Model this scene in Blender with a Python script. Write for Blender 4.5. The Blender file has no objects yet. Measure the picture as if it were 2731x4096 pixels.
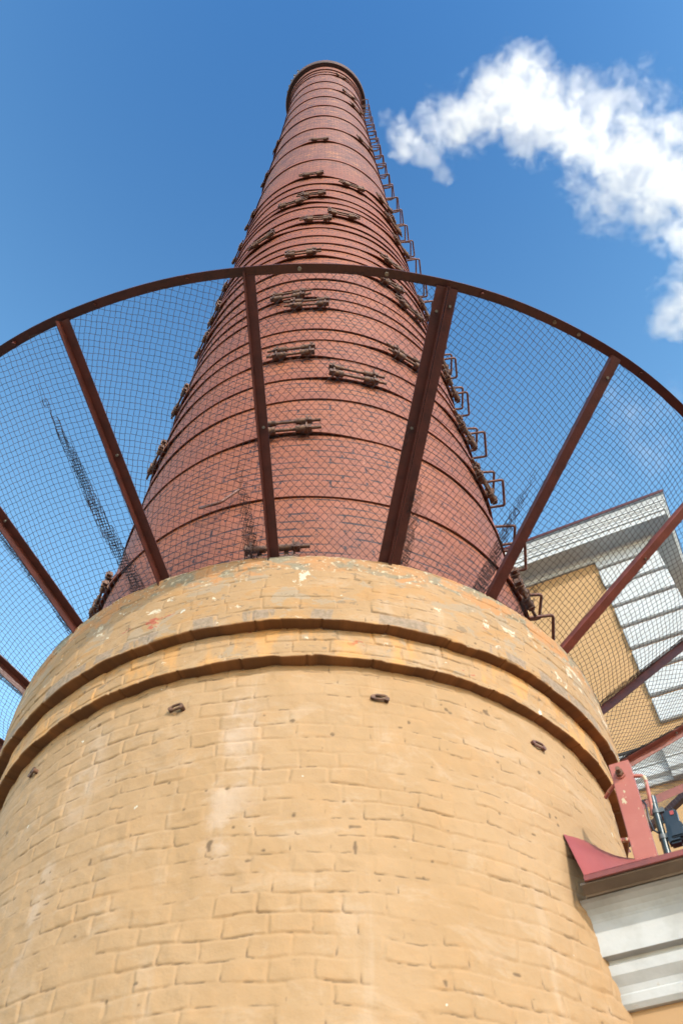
import bpy, bmesh, math, random
import numpy as np
from mathutils import Vector, Matrix
random.seed(7)
rng = np.random.default_rng(11)
PI = math.pi
RS = 1.6            # radius of the yellow base drum, metres
CH = 1.6            # eye height
C = bpy.data.collections.new('scene')
S = bpy.context.scene
S.collection.children.link(C)

# ------------------------------------------------------------------ helpers
def link(o, parent=None):
    C.objects.link(o)
    if parent is not None:
        o.parent = parent
    return o

def tag(o, label=None, cat=None, group=None, kind=None):
    if label: o['label'] = label
    if cat: o['category'] = cat
    if group: o['group'] = group
    if kind: o['kind'] = kind
    return o

def empty(name, loc=(0, 0, 0)):
    o = bpy.data.objects.new(name, None)
    o.location = loc
    o.empty_display_size = 0.2
    return link(o)

class MB:
    """collects shapes and links them as one mesh object"""
    def __init__(s):
        s.v = []; s.f = []; s.sm = []; s.uv = None
    def add(s, verts, faces, smooth=False):
        b = len(s.v)
        s.v.extend([tuple(v) for v in verts])
        for f in faces:
            s.f.append(tuple(i + b for i in f)); s.sm.append(smooth)
    def box(s, o, ax, ay, az):
        """box centred at o with half-axis vectors"""
        o, ax, ay, az = map(Vector, (o, ax, ay, az))
        vs = [o + i * ax + j * ay + k * az for i in (-1, 1) for j in (-1, 1) for k in (-1, 1)]
        fs = [(0, 1, 3, 2), (4, 6, 7, 5), (0, 4, 5, 1), (2, 3, 7, 6), (0, 2, 6, 4), (1, 5, 7, 3)]
        if ax.cross(ay).dot(az) < 0: fs = [f[::-1] for f in fs]
        s.add(vs, fs)
    def bbox(s, o, ax, ay, az, bev):
        """box with its edges bevelled"""
        o, ax, ay, az = map(Vector, (o, ax, ay, az))
        bm = bmesh.new()
        bmesh.ops.create_cube(bm, size=2)
        la, lb, lc = ax.length, ay.length, az.length
        for v in bm.verts: v.co = Vector((v.co.x * la, v.co.y * lb, v.co.z * lc))
        bmesh.ops.bevel(bm, geom=bm.edges[:], offset=bev, segments=2, affect='EDGES')
        X, Y, Z = ax / la, ay / lb, az / lc
        bm.verts.ensure_lookup_table()
        vs = [o + v.co.x * X + v.co.y * Y + v.co.z * Z for v in bm.verts]
        fs = [tuple(v.index for v in f.verts) for f in bm.faces]
        if X.cross(Y).dot(Z) < 0: fs = [f[::-1] for f in fs]
        s.add(vs, fs); bm.free()
    def cyl(s, a, b, r, n=10, r2=None, caps=True, smooth=True):
        a, b = Vector(a), Vector(b); d = (b - a).normalized()
        x = d.orthogonal().normalized(); y = d.cross(x); r2 = r if r2 is None else r2
        vs = []
        for p, q in ((a, r), (b, r2)):
            for i in range(n):
                t = 2 * PI * i / n
                vs.append(p + q * (math.cos(t) * x + math.sin(t) * y))
        s.add(vs, [(i, (i + 1) % n, n + (i + 1) % n, n + i) for i in range(n)], smooth)
        if caps:
            s.add(vs, [tuple(range(n))[::-1], tuple(range(n, 2 * n))])
    def tube(s, pts, r, n=8, caps=True):
        pts = [Vector(p) for p in pts]
        m = len(pts); vs = []
        t = (pts[1] - pts[0]).normalized(); x = t.orthogonal().normalized()
        for i, p in enumerate(pts):
            if i == 0: t = (pts[1] - pts[0]).normalized()
            elif i == m - 1: t = (pts[-1] - pts[-2]).normalized()
            else: t = ((pts[i + 1] - p).normalized() + (p - pts[i - 1]).normalized()).normalized()
            x = (x - x.dot(t) * t).normalized(); y = t.cross(x)
            for k in range(n):
                a = 2 * PI * k / n
                vs.append(p + r * (math.cos(a) * x + math.sin(a) * y))
        fs = [(i * n + k, i * n + (k + 1) % n, (i + 1) * n + (k + 1) % n, (i + 1) * n + k) for i in range(m - 1) for k in range(n)]
        s.add(vs, fs, True)
        if caps: s.add(vs, [tuple(range(n))[::-1], tuple(range((m - 1) * n, m * n))])
    def sweep(s, prof, frames, closed_prof=True, caps=True, smooth=False):
        """prof: list (p,q); frames: list of (origin, P axis, Q axis)"""
        n = len(prof); vs = []
        for o, P, Q in frames:
            for p, q in prof: vs.append(Vector(o) + p * Vector(P) + q * Vector(Q))
        m = len(frames); R = n if closed_prof else n - 1
        s.add(vs, [(i * n + k, i * n + (k + 1) % n, (i + 1) * n + (k + 1) % n, (i + 1) * n + k) for i in range(m - 1) for k in range(R)], smooth)
        if caps and closed_prof: s.add(vs, [tuple(range(n))[::-1], tuple(range((m - 1) * n, m * n))])
    def build(s, name, mat, parent=None, fixn=True):
        me = bpy.data.meshes.new(name)
        me.from_pydata(s.v, [], s.f)
        me.polygons.foreach_set('use_smooth', s.sm)
        if fixn:
            bm = bmesh.new(); bm.from_mesh(me)
            bmesh.ops.recalc_face_normals(bm, faces=bm.faces[:])
            bm.to_mesh(me); bm.free()
        me.materials.append(mat)
        me.update()
        return link(bpy.data.objects.new(name, me), parent)

def polar(az, r, z):
    """az in degrees: 0 faces the camera, + is to the right"""
    a = math.radians(az)
    return Vector((r * math.sin(a), -r * math.cos(a), z))
def zu(z):                         # drum-radius units above the eye -> world metres
    return CH + RS * z
def r_unit(z):
    z = min(z, 17.5)
    return 1.0196 - .0478 * z + .00132 * z * z
def shaft_r(zw):
    return RS * r_unit((zw - CH) / RS)

# value noise on a grid (numpy)
def vnoise(x, y, seed=0, per=None):
    r = np.random.default_rng(seed)
    T = r.random((256, 256))
    xi = np.floor(x).astype(int); yi = np.floor(y).astype(int)
    fx = x - xi; fy = y - yi
    fx = fx * fx * (3 - 2 * fx); fy = fy * fy * (3 - 2 * fy)
    g = lambda i, j: T[i % 256, j % 256]
    return (g(xi, yi) * (1 - fx) + g(xi + 1, yi) * fx) * (1 - fy) + (g(xi, yi + 1) * (1 - fx) + g(xi + 1, yi + 1) * fx) * fy
def fbm(x, y, seed=0, oct=3):
    o = 0; a = 1; t = 0
    for k in range(oct):
        o = o + a * vnoise(x * 2 ** k, y * 2 ** k, seed + k); t += a; a *= .5
    return o / t

# ------------------------------------------------------------------ materials
def newmat(name):
    m = bpy.data.materials.new(name); m.use_nodes = True
    nt = m.node_tree; nt.nodes.clear()
    out = nt.nodes.new('ShaderNodeOutputMaterial')
    b = nt.nodes.new('ShaderNodeBsdfPrincipled')
    nt.links.new(b.outputs[0], out.inputs[0])
    return m, nt, b, out
def N(nt, t, **k):
    n = nt.nodes.new(t)
    for a, v in k.items():
        if a == 'inp':
            for kk, vv in v.items():
                if isinstance(vv, bpy.types.NodeSocket): nt.links.new(vv, n.inputs[kk])
                else: n.inputs[kk].default_value = vv
        else: setattr(n, a, v)
    return n
def noise(nt, vec, scale, detail=3, rough=.55, dist=0):
    n = N(nt, 'ShaderNodeTexNoise', inp={'Scale': scale, 'Detail': detail, 'Roughness': rough, 'Distortion': dist})
    nt.links.new(vec, n.inputs['Vector']); return n.outputs['Fac']
def ramp(nt, f, a, b):
    n = N(nt, 'ShaderNodeMapRange', interpolation_type='SMOOTHSTEP', inp={1: a, 2: b, 3: 0., 4: 1.})
    nt.links.new(f, n.inputs[0]); return n.outputs[0]
def mix(nt, f, a, b, mode='MIX'):
    n = N(nt, 'ShaderNodeMix', data_type='RGBA', blend_type=mode)
    for k, v in ((0, f), (6, a), (7, b)):
        if isinstance(v, bpy.types.NodeSocket): nt.links.new(v, n.inputs[k])
        elif k == 0: n.inputs[0].default_value = v
        else: n.inputs[k].default_value = (*v, 1)
    return n.outputs[2]
def math_(nt, op, a, b=None, clamp=False):
    n = N(nt, 'ShaderNodeMath', operation=op, use_clamp=clamp)
    for k, v in ((0, a), (1, b)):
        if v is None: continue
        if isinstance(v, bpy.types.NodeSocket): nt.links.new(v, n.inputs[k])
        else: n.inputs[k].default_value = v
    return n.outputs[0]
def lin(*c):
    return tuple(((x / 255) / 12.92 if x / 255 <= .04045 else ((x / 255 + .055) / 1.055) ** 2.4) for x in c)
def bump(nt, b, h, strength, dist):
    n = N(nt, 'ShaderNodeBump', inp={'Strength': strength, 'Distance': dist})
    nt.links.new(h, n.inputs['Height']); nt.links.new(n.outputs[0], b.inputs['Normal'])

def objco(nt): return N(nt, 'ShaderNodeTexCoord').outputs['Object']
def uvco(nt): return N(nt, 'ShaderNodeUVMap', uv_map='UVMap').outputs[0]
def mapping(nt, v, sc=(1, 1, 1), loc=(0, 0, 0)):
    n = N(nt, 'ShaderNodeMapping'); nt.links.new(v, n.inputs[0])
    n.inputs['Scale'].default_value = sc; n.inputs['Location'].default_value = loc
    return n.outputs[0]

YEL = (.318, .196, .092)
def mat_yellow(collar=False):
    m, nt, b, _ = newmat('weathered_yellow_paint' if not collar else 'flaking_yellow_paint')
    uv = uvco(nt)
    big = noise(nt, mapping(nt, uv, (1, .6, 1)), 1.6, 4)
    mid = noise(nt, uv, 7, 4, .6)
    fine = noise(nt, uv, 45, 4, .65)
    col = mix(nt, ramp(nt, big, .35, .7), YEL, (.345, .222, .116))
    col = mix(nt, math_(nt, 'MULTIPLY', ramp(nt, mid, .45, .75), .35), col, (.40, .23, .10))
    # chalky rain streaks
    st = noise(nt, mapping(nt, uv, (3.2, .35, 1), (3.1, 0, 0)), 1.5, 5, .6, .3)
    st2 = noise(nt, mapping(nt, uv, (14, 5, 1)), 1.0, 4, .6)
    stf = math_(nt, 'MULTIPLY', ramp(nt, st, .56, .70), ramp(nt, st2, .35, .65))
    col = mix(nt, math_(nt, 'MULTIPLY', stf, .3), col, (.50, .40, .30))
    # two long lime runs below the ledge
    if not collar:
        su_ = N(nt, 'ShaderNodeSeparateXYZ'); nt.links.new(uv, su_.inputs[0])
        for uc, wd, v0, v1 in ((-.93, .10, 3.45, 4.1), (-.27, .12, 3.1, 4.12), (-1.0, .05, 2.9, 3.6)):
            dd = math_(nt, 'ABSOLUTE', math_(nt, 'SUBTRACT', math_(nt, 'ADD', su_.outputs[0], math_(nt, 'MULTIPLY', math_(nt, 'SUBTRACT', mid, .5), .3)), uc))
            f_ = math_(nt, 'SUBTRACT', 1, ramp(nt, dd, 0, wd))
            f_ = math_(nt, 'MULTIPLY', f_, math_(nt, 'MULTIPLY', ramp(nt, su_.outputs[1], v0, v0 + .3), math_(nt, 'SUBTRACT', 1, ramp(nt, su_.outputs[1], v1 - .2, v1))))
            f_ = math_(nt, 'MULTIPLY', f_, ramp(nt, mid, .38, .62))
            col = mix(nt, math_(nt, 'MULTIPLY', f_, .38), col, (.46, .39, .33))
    # grime patches
    gr = noise(nt, mapping(nt, uv, (1, 1.6, 1), (9, 4, 0)), 5.5, 6, .65, .4)
    col = mix(nt, math_(nt, 'MULTIPLY', ramp(nt, gr, .56, .74), .45), col, (.22, .135, .06))
    bl = noise(nt, mapping(nt, uv, (1, 2, 1), (2, 9, 0)), 3.2, 5, .7, .6)
    col = mix(nt, math_(nt, 'MULTIPLY', ramp(nt, bl, .52, .66), .4), col, (.40, .29, .19))
    # dark open joints follow the relief (attribute baked from the joint geometry)
    at = N(nt, 'ShaderNodeAttribute', attribute_name='joint').outputs['Fac']
    jn = noise(nt, uv, 22, 3, .6)
    col = mix(nt, math_(nt, 'MULTIPLY', at, .95), col, (.085, .05, .026))
    # white lime flecks
    fl = noise(nt, mapping(nt, uv, (1, 1, 1), (5, 5, 0)), 13, 3, .5)
    col = mix(nt, ramp(nt, fl, .735 if not collar else .715, .745 if not collar else .722), col, (.50, .50, .43))
    if collar:
        sx = N(nt, 'ShaderNodeSeparateXYZ'); nt.links.new(uv, sx.inputs[0]); v = sx.outputs[1]
        top = zu(1.97)
        near = ramp(nt, v, top - .5, top + .02)
        p1 = noise(nt, mapping(nt, uv, (1, 1.5, 1)), 5.2, 6, .62, .6)
        e1 = math_(nt, 'ADD', p1, math_(nt, 'MULTIPLY', near, .10))
        col = mix(nt, ramp(nt, e1, .605, .62), col, (.30, .22, .14))     # bare mortar
        p2 = noise(nt, mapping(nt, uv, (1, 1.4, 1), (7, 3, 0)), 7, 5, .6, .5)
        e2 = math_(nt, 'ADD', p2, math_(nt, 'MULTIPLY', near, .07))
        col = mix(nt, math_(nt, 'MULTIPLY', ramp(nt, e2, .66, .67), ramp(nt, fine, .40, .52)), col, (.52, .45, .34))    # pale primer
        p3 = noise(nt, mapping(nt, uv, (.8, 1.4, 1), (2, 8, 0)), 6, 4, .6, .3)
        col = mix(nt, ramp(nt, p3, .675, .69), col, (.33, .085, .045))     # red brick showing
        p4 = noise(nt, mapping(nt, uv, (1.2, 2.4, 1), (12, 3, 0)), 3.4, 6, .7, .8)
        col = mix(nt, math_(nt, 'MULTIPLY', ramp(nt, p4, .54, .60), .55), col, (.36, .19, .065))
        p5 = noise(nt, mapping(nt, uv, (2, 5, 1), (2, 13, 0)), 6, 6, .75, .3)
        col = mix(nt, math_(nt, 'MULTIPLY', ramp(nt, p5, .58, .62), .7), col, (.17, .12, .075))
        # weathered mortar capping
        cap = ramp(nt, math_(nt, 'ADD', v, math_(nt, 'MULTIPLY', math_(nt, 'SUBTRACT', p1, .5), .22)), top - .100, top - .085)
        cc = mix(nt, ramp(nt, p2, .42, .58), (.36, .19, .08), (.20, .175, .12))
        cc = mix(nt, ramp(nt, fine, .56, .64), cc, (.48, .42, .30))
        cc = mix(nt, ramp(nt, noise(nt, mapping(nt, uv, (1, 2.5, 1), (3, 3, 3)), 16, 4, .7), .60, .66), cc, (.07, .055, .035))
        cc = mix(nt, ramp(nt, p1, .50, .60), cc, (.40, .19, .07))
        col = mix(nt, math_(nt, 'MULTIPLY', cap, .9), col, cc)
        # bare grey-brown faces along the bottom course
        bc_ = math_(nt, 'MULTIPLY', ramp(nt, v, zu(1.7066), zu(1.7066) + .004), math_(nt, 'SUBTRACT', 1, ramp(nt, v, zu(1.7066) + .060, zu(1.7066) + .075)))
        bn_ = ramp(nt, noise(nt, mapping(nt, uv, (3.2, .6, 1), (6, 0, 0)), 1.6, 5, .6), .49, .52)
        col = mix(nt, math_(nt, 'MULTIPLY', math_(nt, 'MULTIPLY', bc_, bn_), .85), col, mix(nt, ramp(nt, fine, .4, .6), (.19, .145, .10), (.27, .20, .145)))
        # rusty wash on the band between the two ledges
        bd = math_(nt, 'MULTIPLY', ramp(nt, v, zu(1.60) - .02, zu(1.60)), math_(nt, 'SUBTRACT', 1, ramp(nt, v, zu(1.7065) - .0, zu(1.7065) + .02)))
        wsh = ramp(nt, noise(nt, mapping(nt, uv, (5, 2, 1)), 1.4, 4, .6), .47, .60)
        col = mix(nt, math_(nt, 'MULTIPLY', math_(nt, 'MULTIPLY', bd, wsh), .6), col, (.52, .26, .075))
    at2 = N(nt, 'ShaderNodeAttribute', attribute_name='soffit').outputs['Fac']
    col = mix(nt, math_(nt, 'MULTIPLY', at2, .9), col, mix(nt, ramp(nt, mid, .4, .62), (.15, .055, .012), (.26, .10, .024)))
    nt.links.new(col, b.inputs['Base Color'])
    b.inputs['Roughness'].default_value = .82
    h = math_(nt, 'ADD', math_(nt, 'MULTIPLY', fine, .5), mid)
    grit = noise(nt, uv, 120, 3, .7)
    h = math_(nt, 'ADD', h, math_(nt, 'MULTIPLY', grit, .35))
    bump(nt, b, h, .55, .007)
    return m
M_YEL = mat_yellow(); M_COL = mat_yellow(True)

def mat_shaft():
    m, nt, b, _ = newmat('red_painted_brick')
    uv = uvco(nt)
    wob = N(nt, 'ShaderNodeTexNoise', inp={'Scale': 6., 'Detail': 2.}); nt.links.new(uv, wob.inputs['Vector'])
    sub = N(nt, 'ShaderNodeVectorMath', operation='SUBTRACT'); nt.links.new(wob.outputs['Color'], sub.inputs[0]); sub.inputs[1].default_value = (.5, .5, .5)
    sc = N(nt, 'ShaderNodeVectorMath', operation='SCALE'); nt.links.new(sub.outputs[0], sc.inputs[0]); sc.inputs['Scale'].default_value = .014
    ad = N(nt, 'ShaderNodeVectorMath', operation='ADD'); nt.links.new(uv, ad.inputs[0]); nt.links.new(sc.outputs[0], ad.inputs[1])
    br = N(nt, 'ShaderNodeTexBrick', offset=.5, inp={'Scale': 1., 'Mortar Size': .0085, 'Mortar Smooth': .1, 'Brick Width': .165, 'Row Height': .074, 'Bias': 0.,
        'Color1': (0, 0, 0, 1), 'Color2': (1, 1, 1, 1), 'Mortar': (.5, .5, .5, 1)})
    nt.links.new(ad.outputs[0], br.inputs['Vector'])
    per = br.outputs['Color']; mort = br.outputs['Fac']
    sx = N(nt, 'ShaderNodeSeparateXYZ'); nt.links.new(uv, sx.inputs[0]); v = sx.outputs[1]
    big = noise(nt, uv, .9, 4, .6); mid = noise(nt, uv, 4.5, 4, .6); fine = noise(nt, uv, 38, 3, .6)
    base = mix(nt, ramp(nt, big, .3, .7), (.205, .057, .021), (.25, .074, .027))
    base = mix(nt, math_(nt, 'MULTIPLY', ramp(nt, mid, .4, .7), .4), base, (.25, .076, .046))
    # upper part: paint worn off, brick to brick colour, orange faces
    up = ramp(nt, v, zu(7.9), zu(8.9))
    pb = mix(nt, ramp(nt, N(nt, 'ShaderNodeSeparateColor', inp={0: per}).outputs[0], .0, 1.), (.17, .062, .038), (.255, .098, .058))
    pb = mix(nt, ramp(nt, noise(nt, mapping(nt, uv, (1.7, 4.6, 1)), 1.3, 4, .8), .55, .60), pb, (.40, .165, .065))
    pb = mix(nt, ramp(nt, noise(nt, mapping(nt, uv, (1.9, 5.2, 1), (5, 5, 5)), 1.3, 5, .8), .53, .58), pb, (.085, .036, .026))
    pb = mix(nt, ramp(nt, noise(nt, mapping(nt, uv, (.5, 1.1, 1), (2, 5, 5)), 1.2, 4, .7), .52, .70), pb, (.24, .085, .045))
    base = mix(nt, math_(nt, 'MULTIPLY', up, .85), base, pb)
    # broken open joints
    brk = noise(nt, mapping(nt, uv, (1.1, 3.4, 1), (1, 2, 3)), 6, 5, .75)
    thr = math_(nt, 'ADD', brk, math_(nt, 'MULTIPLY', up, .06))
    sy = N(nt, 'ShaderNodeSeparateXYZ'); nt.links.new(ad.outputs[0], sy.inputs[0])
    fr_ = math_(nt, 'FRACT', math_(nt, 'DIVIDE', sy.outputs[1], .074))
    dl = math_(nt, 'MINIMUM', fr_, math_(nt, 'SUBTRACT', 1, fr_))
    hl = math_(nt, 'SUBTRACT', 1, ramp(nt, dl, .055, .11))
    lo = ramp(nt, noise(nt, mapping(nt, uv, (1, 5, 1), (9, 9, 3)), 3.2, 5, .8), .48, .51)
    jv = math_(nt, 'MULTIPLY', mort, ramp(nt, thr, .53, .55))
    jf = math_(nt, 'MAXIMUM', jv, math_(nt, 'MULTIPLY', hl, lo))
    base = mix(nt, math_(nt, 'MULTIPLY', ramp(nt, noise(nt, mapping(nt, uv, (9, 2, 1), (3, 1, 1)), 2, 5, .75), .60, .70), .5), base, (.40, .17, .10))
    base = mix(nt, math_(nt, 'MULTIPLY', ramp(nt, noise(nt, mapping(nt, uv, (1, .5, 1), (8, 1, 1)), 1.8, 5, .7), .52, .70), .5), base, (.17, .055, .032))
    jf = math_(nt, 'MAXIMUM', jf, math_(nt, 'MULTIPLY', mort, .10))
    col = mix(nt, math_(nt, 'MULTIPLY', jf, .96), base, (.016, .007, .008))
    sp = noise(nt, mapping(nt, uv, (1, 1, 1), (4, 1, 0)), 2.6, 5, .75)
    col = mix(nt, math_(nt, 'MULTIPLY', ramp(nt, sp, .72, .76), .7), col, (.5, .40, .36))
    og = noise(nt, mapping(nt, uv, (1, 1, 1), (14, 1, 5)), 2.2, 5, .7)
    col = mix(nt, math_(nt, 'MULTIPLY', ramp(nt, og, .715, .74), .7), col, (.50, .20, .05))
    nt.links.new(col, b.inputs['Base Color'])
    b.inputs['Roughness'].default_value = .62
    h = math_(nt, 'SUBTRACT', math_(nt, 'ADD', math_(nt, 'MULTIPLY', fine, .15), math_(nt, 'MULTIPLY', mid, .3)), math_(nt, 'MULTIPLY', mort, .8))
    bump(nt, b, h, 1., .014)
    return m
M_SHAFT = mat_shaft()

def simple(name, c1, c2, scale=8, rough=.6, metal=0., bmp=.2, bd=.004, detail=4, spots=None):
    m, nt, b, _ = newmat(name)
    co = objco(nt)
    f = noise(nt, co, scale, detail, .6)
    col = mix(nt, ramp(nt, f, .35, .68), c1, c2)
    if spots:
        col = mix(nt, ramp(nt, noise(nt, co, spots[1], 5, .65, .3), spots[2], spots[2] + .02), col, spots[0])
    nt.links.new(col, b.inputs['Base Color'])
    b.inputs['Roughness'].default_value = rough; b.inputs['Metallic'].default_value = metal
    bump(nt, b, noise(nt, co, scale * 6, 3, .6), bmp, bd)
    return m
M_BAND = simple('red_painted_iron_band', (.225, .064, .024), (.175, .048, .019), 3, .55)
M_CROWN = simple('dark_crown_brick', (.15, .048, .026), (.19, .062, .034), 5, .75, bmp=.5, bd=.02)
M_LOCK = simple('rusty_brown_iron', (.17, .088, .052), (.075, .038, .026), 30, .62, .25, .6, .004)
M_RUNG = simple('rusted_rung_iron', (.17, .075, .052), (.11, .045, .035), 24, .5, .2, .4, .003)
M_STEEL = simple('oxide_red_steel_paint', (.095, .024, .016), (.062, .017, .012), 14, .42, .0, .5, .003)
M_STEEL_LIT = simple('sunlit_red_steel_paint', (.23, .056, .033), (.17, .040, .025), 14, .5, .0, .6, .003)  # lighter copy for right-hand struts: sunlight put into the paint colour
M_WIRE = simple('dull_netting_wire', (.055, .055, .07), (.10, .055, .045), 3, .5, .5, 0, .001)
M_POST = simple('faded_pink_red_paint', (.33, .095, .07), (.38, .125, .095), 6, .5, 0, .3, .003, spots=((.46, .38, .24), 13, .585))
M_FLASH = simple('dusky_red_sheet_metal', (.25, .055, .052), (.29, .070, .062), 5, .38, 0, .1, .002)
M_DRIP = simple('dark_red_sheet_edge', (.19, .033, .024), (.14, .026, .02), 12, .35, 0, .2, .002)
M_ROOF = simple('dark_red_roof_sheet', (.12, .03, .03), (.09, .025, .028), 5, .4, 0, .1, .002)
M_GUT = simple('grey_zinc_gutter', (.11, .12, .12), (.07, .075, .08), 8, .5, .3, .1, .002)
M_WHITE = simple('white_stucco_trim', (.49, .525, .545), (.44, .47, .485), 3, .8, 0, .15, .004)
M_AWHITE = simple('grubby_white_plaster', (.45, .455, .45), (.34, .335, .32), 6, .8, 0, .3, .004, spots=((.40, .36, .31), 18, .68))
M_SOFF = simple('grimy_shaded_plaster', (.22, .17, .13), (.16, .12, .09), 5, .85, 0, .3, .003, spots=((.09, .065, .05), 14, .68))  # grubby plaster with the shade under the eave put into its brown
M_RIM = simple('dark_rim_brick', (.055, .028, .022), (.09, .042, .03), 5, .75, bmp=.5, bd=.02)  # rim toned darker than the mouldings beneath it
M_WALL = simple('ochre_wall_stucco', (.43, .27, .13), (.40, .25, .115), 2, .85, 0, .12, .004)
M_ANNEX = simple('ochre_annex_plaster', (.38, .23, .11), (.34, .20, .09), 3, .85, 0, .2, .004)
M_BLACK = simple('black_plastic', (.012, .015, .02), (.02, .024, .03), 10, .28, 0, .05, .001)
M_PIPE = simple('dark_green_black_pipe', (.018, .03, .032), (.03, .045, .045), 14, .3, .1, .1, .001)
M_BOLT = simple('pale_steel_bolt', (.32, .30, .26), (.2, .16, .12), 30, .4, .6, .2, .001)
M_GLASSY = simple('dark_red_mark', (.35, .05, .04), (.3, .04, .03), 30, .4)
M_GROUND = simple('sunlit_paving', (.17, .155, .135), (.13, .12, .105), 1.2, .9, 0, .3, .02)

# ------------------------------------------------------------------ the setting
g = MB()
nseg = 96
vs = [(0, 0, 0)]
for R in (6, 30, 200, 1500):
    for i in range(nseg):
        a = 2 * PI * i / nseg
        vs.append((R * math.cos(a), R * math.sin(a), 0))
fs = [(0, 1 + i, 1 + (i + 1) % nseg) for i in range(nseg)]
for k in range(3):
    for i in range(nseg):
        fs.append((1 + k * nseg + i, 1 + (k + 1) * nseg + i, 1 + (k + 1) * nseg + (i + 1) % nseg, 1 + k * nseg + (i + 1) % nseg))
g.add(vs, fs)
tag(g.build('ground', M_GROUND), kind='structure')

# ------------------------------------------------------------------ the chimney
chim = empty('brick_chimney')
tag(chim, 'tall round brick chimney, dark red above a broad yellow painted base', 'chimney')

def grid_object(name, az, rows, mat, parent, wrap=True):
    """az: array of degrees; rows: list of (r array, z array, joint array, soffit scalar, v array)"""
    na = len(az); nr = len(rows)
    a = np.radians(az)
    V = np.zeros((nr, na, 3)); J = np.zeros((nr, na)); SO = np.zeros((nr, na)); UV = np.zeros((nr, na, 2))
    for i, (r, z, j, so, v) in enumerate(rows):
        V[i, :, 0] = r * np.sin(a); V[i, :, 1] = -r * np.cos(a); V[i, :, 2] = z
        J[i] = j; SO[i] = so; UV[i, :, 0] = a * RS; UV[i, :, 1] = v
    idx = np.arange(nr * na).reshape(nr, na)
    nx = na if wrap else na - 1
    A = idx[:-1, :nx]; B = np.roll(idx, -1, 1)[:-1, :nx]; Cc = np.roll(idx, -1, 1)[1:, :nx]; D = idx[1:, :nx]
    F = np.stack([A, B, Cc, D], -1).reshape(-1, 4)
    me = bpy.data.meshes.new(name)
    me.vertices.add(nr * na); me.vertices.foreach_set('co', V.reshape(-1))
    me.loops.add(F.size); me.loops.foreach_set('vertex_index', F.reshape(-1).astype(np.int32))
    me.polygons.add(len(F)); me.polygons.foreach_set('loop_start', np.arange(0, F.size, 4, dtype=np.int32))
    me.polygons.foreach_set('use_smooth', np.ones(len(F), bool))
    uvl = me.uv_layers.new(name='UVMap')
    uvd = UV.reshape(-1, 2)[F.reshape(-1)].copy()
    if wrap:   # fix the seam
        q = uvd.reshape(-1, 4, 2); w = 2 * PI * RS
        bad = (q[:, :, 0].max(1) - q[:, :, 0].min(1)) > w / 2
        qq = q[bad]; qq[:, :, 0] = np.where(qq[:, :, 0] < 0, qq[:, :, 0] + w, qq[:, :, 0]); q[bad] = qq; uvd = q.reshape(-1, 2)
    uvl.data.foreach_set('uv', uvd.reshape(-1))
    for nm, arr in (('joint', J), ('soffit', SO)):
        t = me.attributes.new(nm, 'FLOAT', 'POINT'); t.data.foreach_set('value', arr.reshape(-1).astype(np.float32))
    me.materials.append(mat); me.update(calc_edges=True); me.validate()
    return link(bpy.data.objects.new(name, me), parent)

def brick_relief(s, v, w=.14, h=.07, depth=.006, seed=3, rough=.0035, jw=.0055, per=.004, open_=.5, rnd=.020):
    """radial offset and open-joint mask for arc length s, height v (arrays)"""
    ws = s + (fbm(s * 6, v * 6, seed + 20, 2) - .5) * .024 + (fbm(s * 30, v * 30, seed + 21, 2) - .5) * .007
    wv = v + (fbm(s * 6, v * 7, seed + 30, 2) - .5) * .022 + (fbm(s * 26, v * 26, seed + 31, 2) - .5) * .007
    row = np.floor(wv / h).astype(int)
    rr = np.random.default_rng(seed); sh = rr.random(512); wd = rr.random((512, 512)); tl = rr.random((512, 512))
    shift = sh[row % 512] * .07 + (row % 2) * .5 * w
    u = (ws + shift) / w
    c = np.floor(u).astype(int)
    fu = u - c; fv = wv / h - row
    du = np.minimum(fu, 1 - fu) * w; dv = np.minimum(fv, 1 - fv) * h
    rr_ = rnd
    d = rr_ - np.sqrt(np.maximum(rr_ - du, 0) ** 2 + np.maximum(rr_ - dv, 0) ** 2)
    d = np.where((du > rr_) & (dv > rr_), np.minimum(du, dv), d)
    wide = jw * (0.7 + 2.2 * fbm(s * 3, v * 3, seed + 40, 2))
    t = np.clip(d / wide, 0, 1); t = t * t * (3 - 2 * t)
    cover = np.clip((fbm(s * 3.6, v * 5.2, seed + 50, 4) - .40) / .24, .28, 1)
    off = -(1 - t) * depth * cover - (1 - t) ** 4 * depth * .5 * cover
    key = wd[row % 512, c % 512]
    off = off + (key - .5) * per * t
    off = off + (fv - .5) * (tl[row % 512, c % 512] - .45) * .0045 * t * cover + (fu - .5) * (tl[c % 512, row % 512] - .5) * .004 * t
    off = off + (fbm(s * 14, v * 14, seed + 60, 3) - .5) * rough * 2 + (fbm(s * 4.5, v * 6, seed + 61, 2) - .5) * rough * 2.6
    off = off + (fbm(s * 1.3, v * 1.3, seed + 70, 2) - .5) * .012
    # open joints: along the lower edge of some bricks, broken up
    brk = fbm(s * 9, v * 16, seed + 80, 3) + .25 * (fbm(s * 1.1, v * 1.1, seed + 85, 2) - .5)
    side = np.clip((.55 - fv) / .3, 0, 1) * np.clip((.72 - fu) / .2 + (dv < .012), 0, 1)
    line = np.clip(1 - np.abs(d - .0018) / .0036, 0, 1) * side
    line = line * np.clip((fbm(s * 34, v * 34, seed + 86, 2) - .34) / .2, 0, 1)
    j = np.clip(line, 0, 1) * np.clip((brk - open_ - .03) / .05, 0, 1)
    pit = np.clip((fbm(s * 26, v * 30, seed + 90, 2) - .875) / .03, 0, 1)
    j = np.maximum(j, pit * .8)
    off = off - j * .0022
    return off, j

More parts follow.
